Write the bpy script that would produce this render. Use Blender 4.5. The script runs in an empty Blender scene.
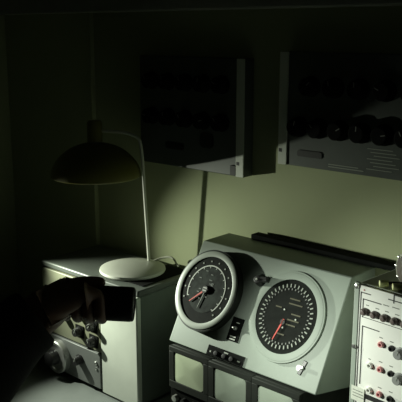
import bpy, bmesh, math, random
from mathutils import Vector, Matrix
random.seed(7)
PI = math.pi
H = 1.47                                     # eye height above the floor
C = bpy.context.scene.collection

# ------------------------------------------------------------------ camera
F, HY, YAW = 750.0, 30.0, math.radians(42.1)
PITCH = math.atan((201 - HY) / F)
cam = bpy.data.cameras.new('camera'); camo = bpy.data.objects.new('camera', cam); C.objects.link(camo)
cam.sensor_width = 36; cam.lens = 36 * F / 402; cam.clip_start = 0.02
camo.location = (0, 0, H); camo.rotation_euler = (PI/2 - PITCH, 0, YAW)
bpy.context.scene.camera = camo
FW = Vector((-math.sin(YAW)*math.cos(PITCH), math.cos(YAW)*math.cos(PITCH), -math.sin(PITCH)))
RT = Vector((math.cos(YAW), math.sin(YAW), 0)); UP = RT.cross(FW)
def at(x, y, D):                             # a sight line of the photograph and a distance -> a point of the room
    return Vector((0, 0, H)) + FW*D + RT*((x-201)*D/F) + UP*((201-y)*D/F)

# ------------------------------------------------------------------ materials
def mat(name, col, rough=.5, metal=0., noise=0., scale=40., bump=0., col2=None, spec=.5, bscale=None):
    m = bpy.data.materials.new(name); m.use_nodes = True
    nt = m.node_tree; b = nt.nodes['Principled BSDF']
    b.inputs['Base Color'].default_value = (*col, 1); b.inputs['Roughness'].default_value = rough
    b.inputs['Metallic'].default_value = metal; b.inputs['Specular IOR Level'].default_value = spec
    tc = nt.nodes.new('ShaderNodeTexCoord')
    if noise or col2:
        n = nt.nodes.new('ShaderNodeTexNoise'); n.inputs['Scale'].default_value = scale; n.inputs['Detail'].default_value = 6
        r = nt.nodes.new('ShaderNodeValToRGB')
        c2 = col2 or tuple(c*(1-noise) for c in col)
        r.color_ramp.elements[0].position = .35; r.color_ramp.elements[1].position = .65
        r.color_ramp.elements[0].color = (*c2, 1); r.color_ramp.elements[1].color = (*col, 1)
        nt.links.new(tc.outputs['Object'], n.inputs['Vector']); nt.links.new(n.outputs['Fac'], r.inputs['Fac'])
        nt.links.new(r.outputs['Color'], b.inputs['Base Color'])
    if bump:
        n2 = nt.nodes.new('ShaderNodeTexNoise'); n2.inputs['Scale'].default_value = bscale or scale*6
        bp = nt.nodes.new('ShaderNodeBump'); bp.inputs['Strength'].default_value = bump; bp.inputs['Distance'].default_value = .002
        nt.links.new(tc.outputs['Object'], n2.inputs['Vector']); nt.links.new(n2.outputs['Fac'], bp.inputs['Height'])
        nt.links.new(bp.outputs['Normal'], b.inputs['Normal'])
    return m
M = dict(
    wall=mat('wall_paint', (.40,.44,.265), .85, noise=.08, scale=6, bump=.08, bscale=120),
    floor=mat('floor_lino', (.12,.11,.09), .6, noise=.2, scale=12),
    ceil=mat('ceiling_paint', (.4,.4,.36), .9, noise=.06, scale=5),
    trunk=mat('trunking_plastic', (.35,.36,.32), .6, noise=.1),
    bench=mat('bench_laminate', (.19,.21,.195), .5, noise=.08, scale=20),
    steel=mat('bench_steel', (.1,.1,.1), .5, .6, noise=.2),
    grey=mat('console_grey_enamel', (.30,.35,.30), .5, noise=.07, scale=25, bump=.04, bscale=500),
    side_=mat('console_side_enamel', (.27,.31,.26), .55, noise=.07, scale=25),
    bezel=mat('bezel_grey_enamel', (.37,.41,.355), .45, noise=.06, scale=30),
    bezeledge=mat('bezel_black_edge', (.03,.035,.03), .5, noise=.2),
    black=mat('black_paint', (.012,.013,.012), .45, noise=.3, scale=60),
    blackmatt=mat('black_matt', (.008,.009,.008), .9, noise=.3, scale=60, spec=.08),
    dial=mat('dial_black', (.012,.014,.012), .8, noise=.3, scale=80, spec=.1),
    dialgrey=mat('dial_grey', (.030,.038,.032), .8, noise=.7, scale=90, spec=.15),
    white=mat('print_white', (.55,.58,.52), .6, noise=.05),
    dimwhite=mat('print_dim_white', (.33,.36,.31), .6, noise=.05),
    dialprint=mat('print_faint', (.13,.15,.13), .6, noise=.1),
    olive=mat('print_olive', (.055,.052,.018), .6, noise=.1),
    red=mat('pointer_red', (.65,.07,.05), .5, noise=.05),
    cabtop=mat('cabinet_grey_enamel', (.11,.125,.11), .45, noise=.1, scale=18),
    cabside=mat('cabinet_dark_enamel', (.14,.165,.14), .6, noise=.15, scale=18, spec=.2),
    post=mat('cabinet_white_enamel', (.62,.66,.58), .5, noise=.06, scale=30),
    facegrey=mat('face_grey', (.16,.17,.16), .45, noise=.1, scale=30),
    facepale=mat('face_pale', (.22,.23,.155), .5, noise=.1, scale=30),
    alu=mat('bare_aluminium', (.55,.56,.53), .35, .7, noise=.1, scale=60),
    chrome=mat('chrome', (.75,.76,.73), .2, .9, noise=.05),
    module=mat('module_white_enamel', (.86,.87,.82), .5, noise=.04, scale=30),
    modtop=mat('module_grey_lid', (.55,.59,.52), .5, noise=.1, scale=30),
    jackred=mat('jack_red', (.72,.32,.32), .4, noise=.05),
    jackblack=mat('jack_black', (.02,.02,.02), .35, noise=.05),
    jackwhite=mat('jack_white', (.85,.86,.80), .4, noise=.03),
    knobgrey=mat('knob_grey', (.30,.31,.30), .45, noise=.08),
    lampbrown=mat('knob_brown', (.20,.16,.15), .25, noise=.3, scale=150),
    ink=mat('ink_black', (.015,.015,.015), .6, noise=.1),
    inkgrey=mat('ink_grey', (.22,.23,.21), .6, noise=.1),
    tagw=mat('paper_tag', (.72,.75,.66), .7, noise=.12, scale=200),
    screen=mat('screen_phosphor', (.74,.83,.60), .25, noise=.04, scale=15),
    screengrey=mat('screen_phosphor_grey', (.40,.46,.38), .25, noise=.04, scale=15),
    monitor=mat('monitor_black_plastic', (.026,.03,.025), .7, noise=.2, scale=40, spec=.2),
    shade=mat('lampshade_olive_enamel', (.20,.19,.05), .4, noise=.08, scale=20),
    lampgrey=mat('lamp_grey_enamel', (.66,.68,.60), .4, noise=.05, scale=30),
    cord=mat('cord_pale', (.45,.46,.38), .5, noise=.05),
    panel=mat('rack_panel_enamel', (.09,.105,.095), .45, noise=.12, scale=25),
    yellow=mat('plug_yellow', (.88,.92,.50), .4, noise=.05),
    brown=mat('coil_brown', (.05,.032,.018), .5, noise=.2, scale=80),
    skin=mat('skin', (.20,.12,.08), .5, noise=.12, scale=60, bump=.1, bscale=500),
    sleeve=mat('dark_cloth', (.012,.013,.012), .95, noise=.3, scale=80, bump=.3, bscale=300),
    torch=mat('torch_black_rubber', (.010,.010,.010), .7, noise=.3, scale=90),
    glass=mat('torch_lens', (.6,.62,.6), .08, noise=.02),
)

# ------------------------------------------------------------------ mesh helpers
I4 = Matrix.Identity(4)
def frame(o, y=(0,0,1)):                     # x along the wall, y up the panel, z out of it
    y = Vector(y).normalized(); x = Vector((1,0,0)); z = x.cross(y)
    return Matrix(((x.x,y.x,z.x,o[0]),(x.y,y.y,z.y,o[1]),(x.z,y.z,z.z,o[2]),(0,0,0,1)))
def box(bm, x0, x1, y0, y1, z0, z1, T=I4):
    v = [bm.verts.new(T @ Vector(p)) for p in ((x0,y0,z0),(x1,y0,z0),(x1,y1,z0),(x0,y1,z0),(x0,y0,z1),(x1,y0,z1),(x1,y1,z1),(x0,y1,z1))]
    for f in ((3,2,1,0),(4,5,6,7),(0,1,5,4),(1,2,6,5),(2,3,7,6),(3,0,4,7)): bm.faces.new([v[i] for i in f])
def lathe(bm, prof, T=I4, n=48, sx=1., sy=1.):
    rings = []
    for r, z in prof:
        if r < 1e-6: rings.append([bm.verts.new(T @ Vector((0,0,z)))])
        else: rings.append([bm.verts.new(T @ Vector((r*sx*math.cos(2*PI*i/n), r*sy*math.sin(2*PI*i/n), z))) for i in range(n)])
    for a, b in zip(rings, rings[1:]):
        for i in range(n):
            j = (i+1) % n
            if len(a) == 1 and len(b) == 1: continue
            if len(a) == 1: bm.faces.new((a[0], b[i], b[j]))
            elif len(b) == 1: bm.faces.new((a[i], a[j], b[0]))
            else: bm.faces.new((a[i], a[j], b[j], b[i]))
def tube(bm, pts, r, n=12):
    pts = [Vector(p) for p in pts]; rs = r if isinstance(r, (list, tuple)) else [r]*len(pts)
    prev = None; x = None
    rings = []
    for k, p in enumerate(pts):
        d = (pts[min(k+1,len(pts)-1)] - pts[max(k-1,0)]).normalized()
        if x is None: x = d.orthogonal().normalized()
        x = (x - d*x.dot(d)).normalized(); y = d.cross(x)
        rings.append([bm.verts.new(p + (x*math.cos(2*PI*i/n) + y*math.sin(2*PI*i/n))*rs[k]) for i in range(n)])
    for a, b in zip(rings, rings[1:]):
        for i in range(n): bm.faces.new((a[i], a[(i+1)%n], b[(i+1)%n], b[i]))
    bm.faces.new(rings[0][::-1]); bm.faces.new(rings[-1])
def smooth_pts(P, n=6):
    P = [Vector(p) for p in P]; out = []
    for i in range(len(P)-1):
        a, b, c, d = P[max(i-1,0)], P[i], P[i+1], P[min(i+2,len(P)-1)]
        for k in range(n):
            t = k/n
            out.append(.5*((2*b) + (c-a)*t + (2*a-5*b+4*c-d)*t*t + (3*b-a-3*c+d)*t**3))
    return out + [P[-1]]
def prism(bm, poly, x0, x1):                 # (y, z) outline swept along x
    a = [bm.verts.new((x0,y,z)) for y, z in poly]; b = [bm.verts.new((x1,y,z)) for y, z in poly]
    n = len(poly); bm.faces.new(a); bm.faces.new(b[::-1])
    for i in range(n): bm.faces.new((a[i], b[i], b[(i+1)%n], a[(i+1)%n]))
def rrect(bm, w, h, r, z0, z1, T, bulge=0., n=6):   # rounded plate
    c = []
    for qx, qy, a0 in ((w/2-r,h/2-r,0),(-w/2+r,h/2-r,PI/2),(-w/2+r,-h/2+r,PI),(w/2-r,-h/2+r,1.5*PI)):
        for k in range(n+1): a = a0+PI/2*k/n; c.append((qx+r*math.cos(a), qy+r*math.sin(a)))
    lo = [bm.verts.new(T @ Vector((x,y,z0))) for x, y in c]; hi = [bm.verts.new(T @ Vector((x,y,z1))) for x, y in c]
    m = len(c)
    for i in range(m): bm.faces.new((lo[i], lo[(i+1)%m], hi[(i+1)%m], hi[i]))
    prev = hi
    for s in (.8,.5,.25):
        ring = [bm.verts.new(T @ Vector((x*s,y*s,z1+bulge*(1-s*s)))) for x, y in c]
        for i in range(m): bm.faces.new((prev[i], prev[(i+1)%m], ring[(i+1)%m], ring[i]))
        prev = ring
    bm.faces.new(prev); bm.faces.new(lo[::-1])
def obj(name, bm, m, parent=None, bevel=0., smooth=True, label=None, origin=None):
    bmesh.ops.recalc_face_normals(bm, faces=bm.faces[:])
    if parent is not None or origin is not None:
        p = parent; off = Vector((0,0,0))
        if origin is not None: off = Vector(origin)
        while p is not None: off += Vector(p.location); p = p.parent
        bmesh.ops.translate(bm, verts=bm.verts[:], vec=-off)
    me = bpy.data.meshes.new(name); bm.to_mesh(me); bm.free()
    o = bpy.data.objects.new(name, me); C.objects.link(o); me.materials.append(M[m])
    if smooth:
        for f in me.polygons: f.use_smooth = True
        me.set_sharp_from_angle(angle=math.radians(35))
    if parent is not None: o.parent = parent
    if origin is not None: o.location = origin
    if bevel:
        b = o.modifiers.new('bevel', 'BEVEL'); b.width = bevel; b.segments = 2; b.limit_method = 'ANGLE'
    if label: o['label'] = label
    return o
def thing(name, label, cat, loc, group=None):
    o = bpy.data.objects.new(name, None); C.objects.link(o); o.empty_display_size = .02
    o.location = loc; o['label'] = label; o['category'] = cat
    if group: o['group'] = group
    return o
def tag(o, label, cat, group=None):
    o['label'] = label; o['category'] = cat
    if group: o['group'] = group
    return o
def struct(name, bm, m, bevel=0.):
    o = obj(name, bm, m, bevel=bevel, smooth=False); o['kind'] = 'structure'; return o
def B(): return bmesh.new()
def z(v): return v + H                       # heights are measured from the eye line

# ------------------------------------------------------------------ the room
WY = 1.088; LX = -1.62; TOPZ = z(-.72)
b = B(); box(b, LX-.1, 1.6, -1.2, WY+.1, -.1, 0); struct('floor', b, 'floor')
b = B(); box(b, LX-.1, 1.6, WY, WY+.1, 0, 2.6); struct('wall_back', b, 'wall')
b = B(); box(b, LX-.1, LX, -1.2, WY, 0, 2.6); struct('wall_left', b, 'wall')
b = B(); box(b, LX-.1, 1.6, -1.2, WY+.1, 2.6, 2.7); struct('ceiling', b, 'ceil')
b = B(); box(b, LX, .3, WY-.05, WY, z(.036), z(.11)); struct('trim_1', b, 'trunk', .003)
b = B(); box(b, LX, -1.298, WY-.012, WY, 0, 2.6); struct('trim_2', b, 'wall', .002)

# ------------------------------------------------------------------ workbench
wb = thing('workbench', 'long pale grey workbench carrying all the instruments along the wall', 'table', (-.55,.8,0))
b = B(); box(b, LX+.01, .25, .50, WY-.002, TOPZ-.035, TOPZ); obj('tabletop', b, 'bench', wb, .004)
for x in (LX+.05, .2):
    for y in (.55, WY-.06):
        b = B(); box(b, x-.022, x+.022, y-.022, y+.022, 0, TOPZ-.035); obj('leg', b, 'steel', wb, .003)

# ------------------------------------------------------------------ left cabinet with the control face
CX0, CX1, CY, CT = -1.276, -.979, .906, z(-.477)
cb = thing('instrument_cabinet', 'low grey metal instrument cabinet under the desk lamp with knobs on its front', 'cabinet', ((CX0+CX1)/2, 1.0, TOPZ))
b = B(); box(b, CX0, CX1, CY+.006, 1.062, TOPZ+.006, CT-.012); obj('body', b, 'cabside', cb, .003)
b = B(); box(b, CX0-.002, CX1+.002, CY, 1.066, CT-.012, CT); obj('lid', b, 'cabtop', cb, .003)
b = B(); box(b, -1.052, -.992, .932, 1.060, CT, CT+.0015); obj('shade_plate', b, 'blackmatt', cb, label='black plate standing in for the lamp base shadow')  # shadow beside the lamp base, put in as a thin black plate
b = B(); box(b, -1.0845, CX1+.001, CY-.004, CY+.008, TOPZ+.004, CT-.013); obj('corner_post', b, 'post', cb, .0025, label='white enamelled corner panel')
b = B(); box(b, CX0, -1.086, CY-.002, CY+.008, z(-.632), CT-.014); fu = obj('upper_panel', b, 'facepale', cb, .0015)
b = B(); box(b, CX0, -1.086, CY-.006, CY+.008, TOPZ+.010, z(-.634)); fl_ = obj('lower_panel', b, 'facegrey', cb, .0015)
def knob(par, T, r, h, m='jackblack', pointer=True, name='knob'):
    b = B(); lathe(b, [(0,0),(r*1.15,0),(r*1.15,h*.18),(r*.95,h*.22),(r*.9,h*.85),(r*.78,h),(0,h)], T, 28)
    k = obj(name, b, m, par)
    if pointer:
        b = B(); box(b, -r*.07, r*.07, 0, r*.8, h, h+.0006, T @ Matrix.Rotation(random.uniform(-1,1), 4, 'Z'))
        obj('pointer_line', b, 'dimwhite', k)
    return k
for x, zz, r in ((-1.1515,-.603,.011),(-1.108,-.580,.010),(-1.108,-.612,.011),(-1.158,-.560,.010),(-1.205,-.575,.011)):
    T = frame((x, CY-.002, z(zz)))
    b = B(); box(b, -.013, .013, -.013, .013, 0, .002, T); pl = obj('knob_plate', b, 'blackmatt', fu, .0006)
    knob(fu, frame((x, CY-.004, z(zz))), r*.85, .014)
knob(fl_, frame((-1.150, CY-.006, z(-.664))), .010, .016)
T = frame((-1.218, CY-.006, z(-.675)))
b = B(); lathe(b, [(0,0),(.036,0),(.036,.012),(.034,.014),(.028,.014),(.026,.012),(0,.012)], T, 48); tw = obj('tuning_dial', b, 'alu', fl_, label='large round tuning dial')
b = B(); lathe(b, [(0,.012),(.016,.012),(.015,.030),(.012,.032),(0,.032)], T, 32); obj('tuning_knob', b, 'jackblack', tw)
T = frame((-1.0985, CY-.006, z(-.656)))
b = B(); lathe(b, [(0,0),(.004,0),(.004,.002),(.003,.003),(0,.003)], T, 16); obj('screw', b, 'chrome', fl_)
T = frame((-1.0985, CY-.006, z(-.668)))
b = B(); lathe(b, [(0,0),(.003,0),(.003,.002),(0,.0025)], T, 16); obj('screw', b, 'chrome', fl_)
for x in (CX0+.03, -1.21, CX1-.03):
    b = B(); lathe(b, [(0,0),(.011,0),(.009,.010),(0,.010)], Matrix.Translation((x, CY+.02, TOPZ)), 20); obj('foot', b, 'blackmatt', cb)

# ------------------------------------------------------------------ desk lamp
LB = Vector((-1.077,.985, CT+.0016))
lp = thing('desk_lamp', 'desk lamp with wide olive dome shade and thin pale stem on the cabinet', 'lamp', LB)
b = B(); lathe(b, [(0,0),(.066,0),(.067,.002),(.066,.006),(.055,.0095),(.03,.013),(0,.014)], Matrix.Translation(LB), 64); obj('base', b, 'lampgrey', lp)
SB = Vector((-1.071,1.026, CT+.008)); BEND = Vector((-1.070,1.008, z(-.2055)))
SC = Vector((-1.144,.953, z(-.283))); SR = .090
CAP = Vector((SC.x-.004, SC.y, z(-.190)))
b = B(); pts = [SB, SB.lerp(BEND,.3), SB.lerp(BEND,.6), SB.lerp(BEND,.85), BEND+Vector((-.001,-.001,-.012)), BEND+Vector((-.004,-.003,-.003)), BEND+Vector((-.012,-.008,.003)), BEND+Vector((-.03,-.02,.009)), Vector((CAP.x+.012,CAP.y+.006,CAP.z-.004))]
tube(b, smooth_pts(pts, 4), .0032, 12); obj('stem', b, 'lampgrey', lp)
b = B(); prof = []
for k in range(13):
    a = PI/2*k/12*.93; prof.append((SR*math.cos(a), .066*math.sin(a)**1.1))
inner = [(max(r-.0015,.001), zz-.0015) for r, zz in prof][::-1]
lathe(b, prof + inner + [prof[0]], Matrix.Translation(SC), 64); obj('shade', b, 'shade', lp)
b = B(); lathe(b, [(0,.068),(.015,.068),(.015,.105),(.012,.110),(0,.110)], Matrix.Translation((SC.x,SC.y,SC.z)), 28); obj('shade_cap', b, 'shade', lp)
b = B(); lathe(b, [(0,.068),(.012,.066),(.012,.040),(.018,.030),(.022,.015),(.016,.0),(0,-.005)][::-1], Matrix.Translation(SC), 24); obj('bulb', b, 'dimwhite', lp)
b = B(); tube(b, smooth_pts([(-1.072,1.040,CT+.010),(-1.060,1.052,CT+.016),(-1.043,1.058,CT+.020),(-1.032,1.060,CT+.016),(-1.026,1.060,CT+.009),(-1.020,1.061,CT+.004)], 5), .0022, 8); obj('cord', b, 'cord', lp)

# ------------------------------------------------------------------ gauge console
GX0, GX1 = -.889, -.575
P0 = (GX0, .990, z(-.378)); UPV = (0,.0925,.167)
cs = thing('gauge_console', 'sloping grey metal console with two large round gauges above the small screens', 'console', ((GX0+GX1)/2, .97, z(-.545)))
b = B(); prism(b, [(.8975,z(-.545)),(.990,z(-.378)),(1.064,z(-.378)),(1.064,z(-.585))], GX0, GX1); obj('housing', b, 'grey', cs, .002)
G = frame(P0, UPV)                            # u right, v up (negative = down the slope), out of the panel
def GT(u, w, h=0): return G @ Matrix.Translation((u, -w, h))
SX, SY = .955, 1.03
# left gauge : tall bezel
def gauge(u, w, hh, ro, rd):
    T = GT(u, w)
    b = B(); lathe(b, [(ro*1.02,0),(ro*1.012,hh*.86),(ro*.975,hh*.9)], T, 72, SX, SY); e = None
    bb = B(); lathe(bb, [(ro*.985,0),(ro*.985,hh*.72),(ro*.97,hh*.95),(ro*.94,hh),(rd*1.03,hh),(rd,hh*.97),(rd,hh*.8)], T, 72, SX, SY)
    g = obj('gauge', bb, 'bezel' if hh > .01 else 'grey', cs)
    obj('bezel_edge', b, 'bezeledge' if hh > .01 else 'grey', g)
    b = B(); lathe(b, [(rd*1.0,hh*.86),(0,hh*.86)], T, 72, SX, SY); obj('dial_face', b, 'dial', g)
    return g, T, hh*.86+.0004
def mark(b, T, a, r0, r1, w, h, SXY=True):
    A = T @ Matrix.Diagonal((SX,SY,1,1)) @ Matrix.Rotation(a, 4, 'Z'); box(b, r0, r1, -w/2, w/2, h, h+.0004, A)
g, T, h = gauge(.0550, .0858, .0155, .0705, .0585)
b = B(); lathe(b, [(.040,h),(0,h)], T, 64, SX, SY); obj('dial_centre', b, 'dialgrey', g)
b = B(); R = .0435; n = 60; a0, a1 = math.radians(-48), math.radians(205)
va = [(b.verts.new(T @ Vector((R*SX*math.cos(a0+(a1-a0)*i/n), R*SY*math.sin(a0+(a1-a0)*i/n), h+.0002))), b.verts.new(T @ Vector(((R-.0020)*SX*math.cos(a0+(a1-a0)*i/n), (R-.0020)*SY*math.sin(a0+(a1-a0)*i/n), h+.0002)))) for i in range(n+1)]
for (p, q), (r, s) in zip(va, va[1:]): b.faces.new((p, r, s, q))
for i in range(13): mark(b, T, a0+(a1-a0)*i/12, R-.005, R-.002, .0012, h)
obj('scale_arc', b, 'white', g)
b = B()
for i in range(13):
    a = a0+(a1-a0)*i/12; mark(b, T, a, .0490, .0515, .0026, h)
obj('scale_marks', b, 'dimwhite', g)
b = B()
for i in range(16):
    a = random.uniform(0, 2*PI); rr = random.uniform(.016,.034); A = T @ Matrix.Translation((rr*math.cos(a)*.6-.004, rr*math.sin(a)+.004, h+.0003)); box(b, -.0025, .0025, -.0007, .0007, 0, .0003, A)
obj('dial_print', b, 'dialprint', g)
b = B(); lathe(b, [(.0075,h),(.0072,h+.003),(.006,h+.004),(0,h+.004)], T, 28, SX, SY); hb = obj('hub', b, 'black', g)
b = B(); box(b, -.004, .004, .0018, .0034, h+.004, h+.0046, T); box(b, -.004, .004, -.0030, -.0014, h+.004, h+.0046, T); obj('hub_print', b, 'white', hb)
def needle(par, T, a, r0, r1, w, h, m):
    b = B(); A = T @ Matrix.Diagonal((SX,SY,1,1)) @ Matrix.Rotation(a, 4, 'Z')
    v = [b.verts.new(A @ Vector(p)) for p in ((r0,-w/2,h),(r1,-w*.22,h),(r1,w*.22,h),(r0,w/2,h),(r0,-w/2,h+.0008),(r1,-w*.22,h+.0008),(r1,w*.22,h+.0008),(r0,w/2,h+.0008))]
    for f in ((3,2,1,0),(4,5,6,7),(0,1,5,4),(1,2,6,5),(2,3,7,6),(3,0,4,7)): b.faces.new([v[i] for i in f])
    return obj('needle', b, m, par)
needle(g, T, math.radians(223), .005, .039, .0030, h+.0015, 'red')['label'] = 'red needle'
needle(g, T, math.radians(260), .006, .034, .0014, h+.0012, 'dimwhite')
# right gauge : flatter bezel, dense ring of markings
g, T, h = gauge(.2220, .0888, .0045, .0730, .0600)
b = B()
for i in range(40):
    a = 2*PI*i/40; mark(b, T, a, .0468, .0525, .0020, h)
obj('scale_marks', b, 'dimwhite', g)
b = B()
for i in range(40):
    a = 2*PI*(i+.5)/40; mark(b, T, a, .0425, .0455, .0016, h)
obj('minor_marks', b, 'inkgrey', g)
b = B()
for k, (x, y, w) in enumerate(((.008,.030,.020),(.012,.022,.026),(.018,.006,.018),(.016,-.004,.022),(.014,-.012,.018),(-.018,.012,.012),(.0,-.030,.016))):
    A = T @ Matrix.Translation((x, y, h)); box(b, -w/2, w/2, -.0011, .0011, 0, .0003, A)
obj('dial_print', b, 'olive', g)
for x, y in ((.020,-.001),(.001,-.019),(-.006,.010)):
    b = B(); lathe(b, [(.0016,0),(.0014,.0005),(0,.0006)], T @ Matrix.Translation((x,y,h)), 12); obj('dial_screw', b, 'white', g)
b = B(); lathe(b, [(.005,h),(.0045,h+.002),(0,h+.002)], T @ Matrix.Translation((-.0015,-.0105,0)), 20); obj('hub', b, 'black', g)
needle(g, T @ Matrix.Translation((-.0015,-.0105,0)), math.radians(254), -.005, .032, .0034, h+.0012, 'red')['label'] = 'red needle'
# control knob with a pointer wing
T = GT(.152, .0440)
b = B(); lathe(b, [(0,0),(.0095,0),(.009,.006),(.007,.014),(0,.015)], T, 24); box(b, -.004, .019, -.0042, .0042, .004, .014, T @ Matrix.Rotation(.25,4,'Z'))
k = obj('selector_knob', b, 'jackblack', cs, .001)
b = B(); lathe(b, [(0,.015),(.0022,.015),(.0016,.0165),(0,.0165)], T, 12); obj('knob_cap', b, 'white', k)
# switch plate
T = GT(.133, .135)
b = B(); box(b, -.0122, .0122, -.0205, .0205, 0, .0012, T); sp = obj('switch_plate', b, 'blackmatt', cs)
for q in ((-.006,.006,-.0135,-.0115),(-.006,.006,-.018,-.016),(-.002,.005,.011,.0125)):
    b = B(); box(b, *q, .0012, .0018, T); obj('plate_mark', b, 'white', sp)
b = B(); lathe(b, [(0,.0012),(.0035,.0012),(.0035,.004),(.002,.005),(.0016,.010),(0,.011)], T @ Matrix.Translation((0,.002,0)), 16); obj('toggle', b, 'alu', sp)
# long black name strip
T = GT(.130, .1815)
b = B(); box(b, -.040, .040, -.0085, .0085, 0, .0014, T); sp = obj('name_plate', b, 'blackmatt', cs)
for q in ((-.004,.005,.003,.0052),(-.034,-.031,-.0035,-.0005),(.027,.033,-.003,-.001)):
    b = B(); box(b, *q, .0014, .0018, T); obj('plate_mark', b, 'dimwhite', sp)
for x in (-.018, 0, .016):
    b = B(); lathe(b, [(0,.0014),(.0045,.0014),(.004,.006),(0,.0065)], T @ Matrix.Translation((x,-.002,0)), 16); obj('push_button', b, 'jackblack', sp)
# toggle catch at the lower right corner
T = GT(.278, .158)
b = B(); box(b, -.0035, .0035, -.012, .012, 0, .002, T @ Matrix.Rotation(-.25,4,'Z')); kt = obj('catch', b, 'jackblack', cs, .0008)
b = B(); lathe(b, [(0,.002),(.0035,.002),(.003,.006),(0,.0065)], T, 16); obj('catch_button', b, 'chrome', kt)
b = B(); lathe(b, [(0,0),(.0045,0),(.0045,.0012),(0,.0014)], T @ Matrix.Translation((-.006,-.002,0)), 16); obj('screw', b, 'alu', cs)

# bar lying on the rear of the console
b = B(); box(b, -.831, -.530, 1.058, 1.080, z(-.378), z(-.369))
tag(obj('closing_bar', b, 'blackmatt', origin=(-.683,1.069,z(-.378)), bevel=.001), 'long flat black bar lying along the rear edge of the sloping console', 'bar')

# ------------------------------------------------------------------ three small monitors under the console
def monitor():
    r = thing('small_monitor', 'x', 'monitor', (0,0,TOPZ), 'small monitors under the gauge console')
    w = .0468; y0 = .885
    b = B(); prism(b, [(y0+.006,TOPZ+.004),(y0+.006,z(-.5455)),(1.05,z(-.583)),(1.05,TOPZ+.02)], -w, w); obj('casing', b, 'monitor', r, .002)
    # front frame with an opening
    T = frame((0, y0+.006, z(-.545)))
    b = B(); box(b, -w, w, -.0105, -.001, 0, .008, T); box(b, -w, w, -.080, -.066, 0, .008, T)
    box(b, -w, -.0345, -.066, -.0105, 0, .008, T); box(b, .0345, w, -.066, -.0105, 0, .008, T); obj('front_frame', b, 'monitor', r, .0012)
    b = B(); rrect(b, .068, .0545, .007, 0, .0070, T @ Matrix.Translation((0,-.0385,0)), .0018); obj('screen', b, 'screen', r)
    b = B(); box(b, -w, w, -.168, -.082, 0, .004, T); cp = obj('control_panel', b, 'blackmatt', r, .001)
    for k in range(4):
        kb = B(); lathe(kb, [(0,.004),(.006,.004),(.0055,.012),(0,.0125)], T @ Matrix.Translation((-.032+.021*k,-.098,0)), 16); obj('knob', kb, 'alu' if k == 0 else 'jackblack', cp)
    for x in (-.035, .035):
        b = B(); lathe(b, [(0,0),(.006,0),(.006,.006),(0,.006)], Matrix.Translation((x,y0+.03,TOPZ)), 12); obj('foot', b, 'blackmatt', r)
    return r
def copy_tree(o, parent=None):
    c = o.copy(); C.objects.link(c); c.parent = parent
    for ch in o.children: copy_tree(ch, c)
    return c
m0 = monitor()
ml = ['small black monitor with pale screen at the cabinet end of the row', 'small black monitor between two others, under the black name strip', 'small black monitor nearest the white jack panel, mostly cut off']
mons = [m0, copy_tree(m0), copy_tree(m0)]
for i, (o, x) in enumerate(zip(mons, (-.828,-.7345,-.641))):
    o.location.x = x; o['label'] = ml[i]
    if i:
        for ch in o.children:
            if ch.name.startswith('screen'):
                ch.data = ch.data.copy(); ch.data.materials[0] = M['screengrey']

# ------------------------------------------------------------------ white jack panel module
MX0, MX1, MY, MT = -.5135, -.235, .900, z(-.3500)
PS = .909                                    # panel drawn in units of 1/PS
def mx(x): return MX0 + (x+.5665)*PS
def mz(v): return MT + (v+.388)*PS
md = thing('jack_panel', 'white enamelled jack panel unit with red and black sockets beside the console', 'electronic unit', (MX0, MY, TOPZ))
b = B(); box(b, MX0, MX1, MY+.004, 1.040, TOPZ, MT); obj('casing', b, 'modtop', md, .002)
b = B(); box(b, MX0-.002, MX1, MY-.002, MY+.004, TOPZ+.004, MT-.001); fp = obj('front_panel', b, 'module', md, .001)
b = B(); box(b, MX0-.003, MX0+.0055, MY-.0032, MY+.002, TOPZ+.004, MT+.002); fe = obj('edge_rail', b, 'grey', md, .001)
T0 = frame((0, MY-.002, 0))
def MT_(x, zz, h=0): return T0 @ Matrix.Translation((mx(x), mz(zz), h))
for zz in (-.392,-.492):
    b = B(); lathe(b, [(0,.001),(.0038,.001),(.0034,.0030),(0,.0038)], MT_(-.565, zz), 16); obj('screw', b, 'chrome', fe)
b = B()
def line(x0, z0, x1, z1, w=.0014): box(b, mx(min(x0,x1))-w/2, mx(max(x0,x1))+w/2, mz(min(z0,z1))-w/2, mz(max(z0,z1))+w/2, 0, .0004, T0)
line(-.5575,-.400,-.5575,-.62); line(-.5575,-.400,-.5405,-.400)
line(-.5530,-.410,-.5530,-.4395); line(-.5530,-.410,-.521,-.410); line(-.5530,-.4395,-.30,-.4395,.0008)
line(-.5520,-.4545,-.5520,-.552); line(-.5520,-.4545,-.522,-.4545)
line(-.499,-.388,-.499,-.402); line(-.508,-.3985,-.46,-.3985); line(-.499,-.3895,-.46,-.3895); line(-.545,-.5665,-.505,-.5735,.0012)
obj('printed_lines', b, 'ink', fp)
for x, zz, w in ((-.5175,-.4635,.006),(-.4985,-.4645,.006),(-.516,-.503,.006),(-.497,-.504,.006),(-.515,-.546,.006),(-.495,-.546,.006),(-.536,-.505,.004),(-.545,-.4185,.005),(-.527,-.419,.006),(-.51,-.419,.006),(-.492,-.419,.007),(-.512,-.4095,.01),(-.495,-.409,.012),(-.47,-.43,.01)):
    b = B(); box(b, mx(x-w/2), mx(x+w/2), mz(zz)-.0007, mz(zz)+.0007, 0, .0003, T0); obj('printed_mark', b, 'inkgrey', fp)
for i in range(9):
    x = -.5486+.0179*i
    b = B(); lathe(b, [(0,0),(.0056,0),(.0056,.002),(.0051,.0055),(.0032,.008),(0,.0086)], MT_(x,-.4295), 24); obj('indicator', b, 'lampbrown', fp)
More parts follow.
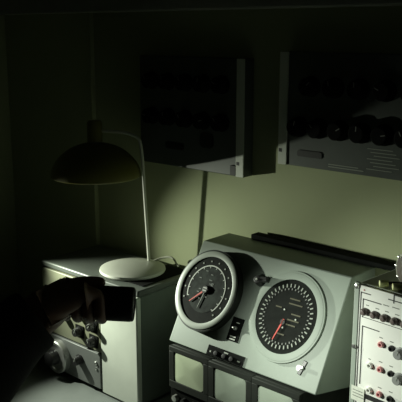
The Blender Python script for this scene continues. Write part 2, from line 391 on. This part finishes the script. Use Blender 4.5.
def jack(x, zz, m, r=.0044):
    b = B(); lathe(b, [(r,0),(r,.003),(r*.85,.0045),(r*.5,.0045),(r*.5,.001),(0,.001)], MT_(x,zz), 24); j = obj('socket', b, m, fp)
    b = B(); lathe(b, [(r*.48,.0012),(0,.0012)], MT_(x,zz), 16); obj('socket_hole', b, 'ink' if m != 'jackblack' else 'alu', j)
for r_, zz in enumerate((-.4737,-.5147,-.5562)):
    for c_ in range(3):
        x = -.516+.001*r_+.092*c_
        jack(x, zz, 'jackred'); jack(x+.019, zz-.0006, 'jackblack')
        if r_: jack(x-.019, zz, 'jackwhite', .0047)
        if r_ < 2: knob(fp, MT_(x+.034, zz-.004), .0077, .010, 'knobgrey', name='control_knob')
b = B(); lathe(b, [(0,0),(.0014,0),(.001,.001),(0,.001)], MT_(-.552,-.3955), 12); obj('pilot_light', b, 'jackred', fp)
b = B(); box(b, mx(-.566), mx(-.5415), mz(-.583), mz(-.5585), .0014, .0018, T0); tg = obj('label_tag', b, 'tagw', fp, label='pale paper tag')
b = B()
for k in range(3): box(b, mx(-.563), mx(-.545+.002*k), mz(-.565-.005*k)-.0006, mz(-.565-.005*k)+.0006, .0018, .0020, T0)
obj('tag_marks', b, 'inkgrey', tg)

md.rotation_euler.z = math.radians(-5)
# ring with leads lying on the module
rg = thing('wire_coil', 'round brown coil with pale wire ring standing on top of the white jack panel', 'coil', (-.463,.940,MT))
RC = Vector((-.463,.940,MT+.021))
TR = Matrix.Translation(RC) @ Matrix.Rotation(math.radians(-35),4,'Z') @ Matrix.Rotation(PI/2,4,'X')
b = B(); lathe(b, [(.0205*1+.0025*math.cos(2*PI*i/10), .0025*math.sin(2*PI*i/10)) for i in range(11)], TR, 40); obj('ring', b, 'cord', rg)
b = B(); lathe(b, [(0,-.004),(.017,-.004),(.0178,0),(.017,.004),(0,.004)], TR, 36); obj('winding', b, 'brown', rg)
for i in range(8):
    a = 2*PI*i/8
    b = B(); lathe(b, [(0,-.0028),(.0026,-.0015),(.003,0),(.0026,.0015),(0,.0028)], TR @ Matrix.Translation((.0205*math.cos(a),.0205*math.sin(a),.002)), 10); obj('terminal', b, 'chrome', rg)
for i, (x, lab) in enumerate(((-.4775,'yellow plug with black lead on the jack panel lid, left of another'),(-.4575,'yellow plug with black lead on the jack panel lid, just below the coil'))):
    p = thing('banana_plug', lab, 'plug', (x,0.909,MT), 'yellow plugs on the jack panel')
    A = Matrix.Translation((x,0.909,MT+.0052)) @ Matrix.Rotation(math.radians(-50),4,'Z') @ Matrix.Rotation(PI/2,4,'X')
    b = B(); lathe(b, [(0,-.007),(.0045,-.006),(.0052,0),(.0045,.006),(0,.007)], A, 18); obj('plug_body', b, 'yellow', p)
    b = B(); d = A.to_3x3() @ Vector((0,0,-1)); q = Vector((x,0.909,MT+.0052))
    tube(b, smooth_pts([q+d*.006, q+d*.013+Vector((0,0,.001)), q+d*.022+Vector((.002,.002,.0)), q+d*.03+Vector((.006,.004,-.0028))], 4), .0020, 8); obj('lead', b, 'jackblack', p)

# ------------------------------------------------------------------ rack panels hung on the wall
def rack(name, label, x0, x1, z0, z1, rows, flange_left, slots):
    r = thing(name, label, 'control panel', ((x0+x1)/2, WY, z(z0)), 'knob panels on the wall')
    PY = 1.062
    b = B(); box(b, x0, x1, PY, WY, z(z0), z(z1)); obj('plate', b, 'panel', r, .0015)
    T = frame((0, PY, 0))
    fx = (x0, x0+.018) if flange_left else (x1-.018, x1)
    b = B(); box(b, fx[0], fx[1], z(z0), z(z1), 0, .0025, T); f = obj('flange', b, 'post', r, .0006, label='pale mounting flange')
    b = B(); box(b, fx[0]+.002, fx[0]+.008, z(z0)+.022, z(z0)+.028, .0025, .003, T); obj('mounting_slot', b, 'ink', f)
    for xs, zz in rows:
        for x in xs:
            b = B(); lathe(b, [(0,0),(.0172,0),(.0172,.003),(.0155,.004),(.0148,.018),(.0125,.020),(0,.020)], T @ Matrix.Translation((x,z(zz),0)), 32); k = obj('knob', b, 'blackmatt', r)
            b = B(); box(b, -.0007, .0007, .004, .012, .020, .0206, T @ Matrix.Translation((x,z(zz),0)) @ Matrix.Rotation(random.uniform(-1.5,1.5),4,'Z')); obj('pointer_line', b, 'inkgrey', k)
    for x, zz, w, h in slots:
        b = B(); rrect(b, w, h, min(w,h)*.35, 0, .0015, T @ Matrix.Translation((x,z(zz),0))); obj('label_plate', b, 'black', r)
    return r, T
r1, T = rack('knob_panel', 'wall panel with two rows of black knobs above the white jack panel', -.775, -.33, -.230, -.036,
     [([-.7103+.0462*i for i in range(8)], -.092), ([-.7321+.0402*i for i in range(10)], -.161)], True, [(-.710,-.2065,.050,.011)])
b = B()
for k in range(7):
    x = -.60+.006*(k%3); zz = -.185-.0055*k; box(b, x, x+.045, z(zz)-.0006, z(zz)+.0006, 0, .0006, T)
for k in range(2):
    box(b, -.672, -.615+.01*k, z(-.219-.004*k)-.0007, z(-.219-.004*k)+.0007, 0, .0006, T)
obj('printed_lines', b, 'dimwhite', r1)
r2, T = rack('knob_panel', 'wall panel with knobs in the dark directly behind the desk lamp', -1.128, -.853, -.266, -.050,
     [([-1.09+.046*i for i in range(5)], -.098), ([-1.09+.046*i for i in range(5)], -.168)], False, [(-.945,-.205,.034,.030),(-1.03,-.225,.05,.012)])
b = B(); box(b, -.884, -.8715, z(-.264), z(-.246), 0, .003, T); obj('slot', b, 'ink', r2)

# ------------------------------------------------------------------ hand torch and the hand that holds it
A0, A1 = at(64, 301, 1.045), at(134.5, 304.5, 1.045)
ax = (A1-A0).normalized()
def along(p, d):
    d = d.normalized(); x = d.orthogonal().normalized(); y = d.cross(x)
    return Matrix(((x.x,y.x,d.x,p.x),(x.y,y.y,d.y,p.y),(x.z,y.z,d.z,p.z),(0,0,0,1)))
L = (A1-A0).length
tr = thing('torch', 'black rubber hand torch gripped in the fist in front of the cabinet', 'torch', A0)
TA = along(A0, ax); RR = .0243
b = B(); lathe(b, [(0,-.012),(.016,-.012),(.018,-.010),(.018,L*.42),(.0195,L*.48)], TA, 40)
obj('barrel', b, 'torch', tr)
b = B(); lathe(b, [(0,L*.46),(.0195,L*.46),(RR,L*.56),(RR,L*.94),(RR*.97,L*.985),(RR*.9,L),(RR*.84,L),(RR*.80,L*.975)], TA, 48); hd = obj('head', b, 'torch', tr)
b = B(); lathe(b, [(RR*.82,L*.975),(0,L*.985)], TA, 40); obj('lens', b, 'glass', hd)
b = B(); lathe(b, [(0,0),(.005,0),(.0045,.003),(0,.0035)], along(A0+ax*L*.40+UP*.018, UP), 16); obj('switch', b, 'torch', tr)

# skeleton : forearm, wrist, palm and five fingers as one skinned mesh
vs, es, rs = [], [], []
def jv(p, r, parent=None):
    vs.append(p); rs.append(r); i = len(vs)-1
    if parent is not None: es.append((parent, i))
    return i
px = 1.05/F
def off(i_, r=0, u=0, f=0): return i_ + RT*r*px + UP*u*px + FW*f*px
ctr = lambda t: A0 + ax*L*t
w0 = jv(at(40,314,1.025), (.033,.028))
e1 = jv(at(12,338,1.01), (.033,.029), w0); e2 = jv(at(-30,392,.98), (.038,.034), e1); e3 = jv(at(-80,445,.95), (.043,.040), e2)
p1 = jv(at(52,304,1.025), (.034,.027), w0)
p2 = jv(at(62,299,1.016), (.034,.024), p1)
def finger(t, rad, length, gap):
    # knuckle on the near side, then under the barrel and up behind it
    c = ctr(t); R_ = .018 + rad*.85
    pts = []
    for a in (35, -28, -95, -165, -215):
        aa = math.radians(a); pts.append(c + (-FW*math.cos(aa)*1.0 + UP*math.sin(aa))*R_*(1.08 if a == 35 else 1.0))
    k = jv(pts[0], (rad*1.12,)*2, p2)
    for q, s in zip(pts[1:length+1], (1.05,1.0,.92,.8)): k = jv(q, (rad*s,)*2, k)
finger(.03, .0072, 3, 0); finger(.20, .0082, 4, 0); finger(.37, .0086, 4, 0); finger(.535, .0084, 4, 0)
t1 = jv(at(57,292,1.03), (.013,.012), p1); t2 = jv(ctr(.24)+UP*.0265+FW*.004, (.0105,)*2, t1); t3 = jv(ctr(.44)+UP*.0275+FW*.002, (.0095,)*2, t2); jv(ctr(.60)+UP*.0285+FW*.0, (.0078,)*2, t3)
me = bpy.data.meshes.new('person'); O = at(34,340,1.02)
me.from_pydata([tuple(v-O) for v in vs], es, []); per = bpy.data.objects.new('person', me); C.objects.link(per); per.location = O
per.modifiers.new('skin', 'SKIN'); s_ = per.modifiers.new('sub', 'SUBSURF'); s_.levels = 2; s_.render_levels = 2
for i, d in enumerate(me.skin_vertices[0].data):
    d.radius = rs[i]; d.use_root = (i == 0)
bpy.context.view_layer.update()
dg = bpy.context.evaluated_depsgraph_get()
nm = bpy.data.meshes.new_from_object(per.evaluated_get(dg)); per.modifiers.clear(); per.data = nm; nm.name = 'person'
nm.materials.clear(); nm.materials.append(M['skin'])
for f in nm.polygons: f.use_smooth = True
tag(per, "person's arm reaching in from lower left, fist gripping a black torch", 'person')
b = B(); s0, s1, s2, s3 = at(37,317,1.022), at(12,338,1.01), at(-30,392,.98), at(-80,445,.95)
tube(b, smooth_pts([s0,s1,s2,s3], 5), [.040,.044,.0455]+[.046+.0006*i for i in range(13)], 28)
o = obj('sleeve', b, 'sleeve', per, label='dark sleeve')

# ------------------------------------------------------------------ light
def spot(name, loc, target, e, size, blend, r, col):
    l = bpy.data.lights.new(name, 'SPOT'); l.energy = e; l.spot_size = math.radians(size); l.spot_blend = blend; l.shadow_soft_size = r; l.color = col
    o = bpy.data.objects.new(name, l); C.objects.link(o); o.location = loc
    o.rotation_euler = (Vector(target)-Vector(loc)).to_track_quat('-Z','Y').to_euler(); return o
LP = Vector((-1.40,.77,z(-.388)))            # a second torch shining along the wall from the left, outside the frame
def dirn(az, el): az, el = math.radians(az), math.radians(el); return Vector((math.cos(az)*math.cos(el), math.sin(az)*math.cos(el), math.sin(el)))
spot('side_torch_spill', LP, LP+dirn(11,-33), 15.0, 58, .9, .005, (.93,1,.84))
spot('side_torch_hotspot', LP, LP+dirn(14.5,-8), 24.0, 24, 1.0, .005, (.93,1,.86))
spot('side_torch_beam', LP, LP+dirn(19,-9), 12.0, 64, .8, .005, (.93,1,.80))
LT = A1 + ax*.004                            # the torch in the hand
spot('torch_spill', LT, LT+dirn(54,-24), 4.4, 92, 1.0, .012, (.93,1,.86))
spot('torch_hotspot', LT, LT+dirn(40,-14), 1.4, 46, 1.0, .012, (.93,1,.88))

w = bpy.data.worlds.new('night'); bpy.context.scene.world = w; w.use_nodes = True
w.node_tree.nodes['Background'].inputs[0].default_value = (.85,1,.72,1); w.node_tree.nodes['Background'].inputs[1].default_value = .0055
vs_ = bpy.context.scene.view_settings
vs_.view_transform = 'Standard'; vs_.look = 'None'; vs_.gamma = 1; vs_.use_curve_mapping = False; vs_.exposure = 0
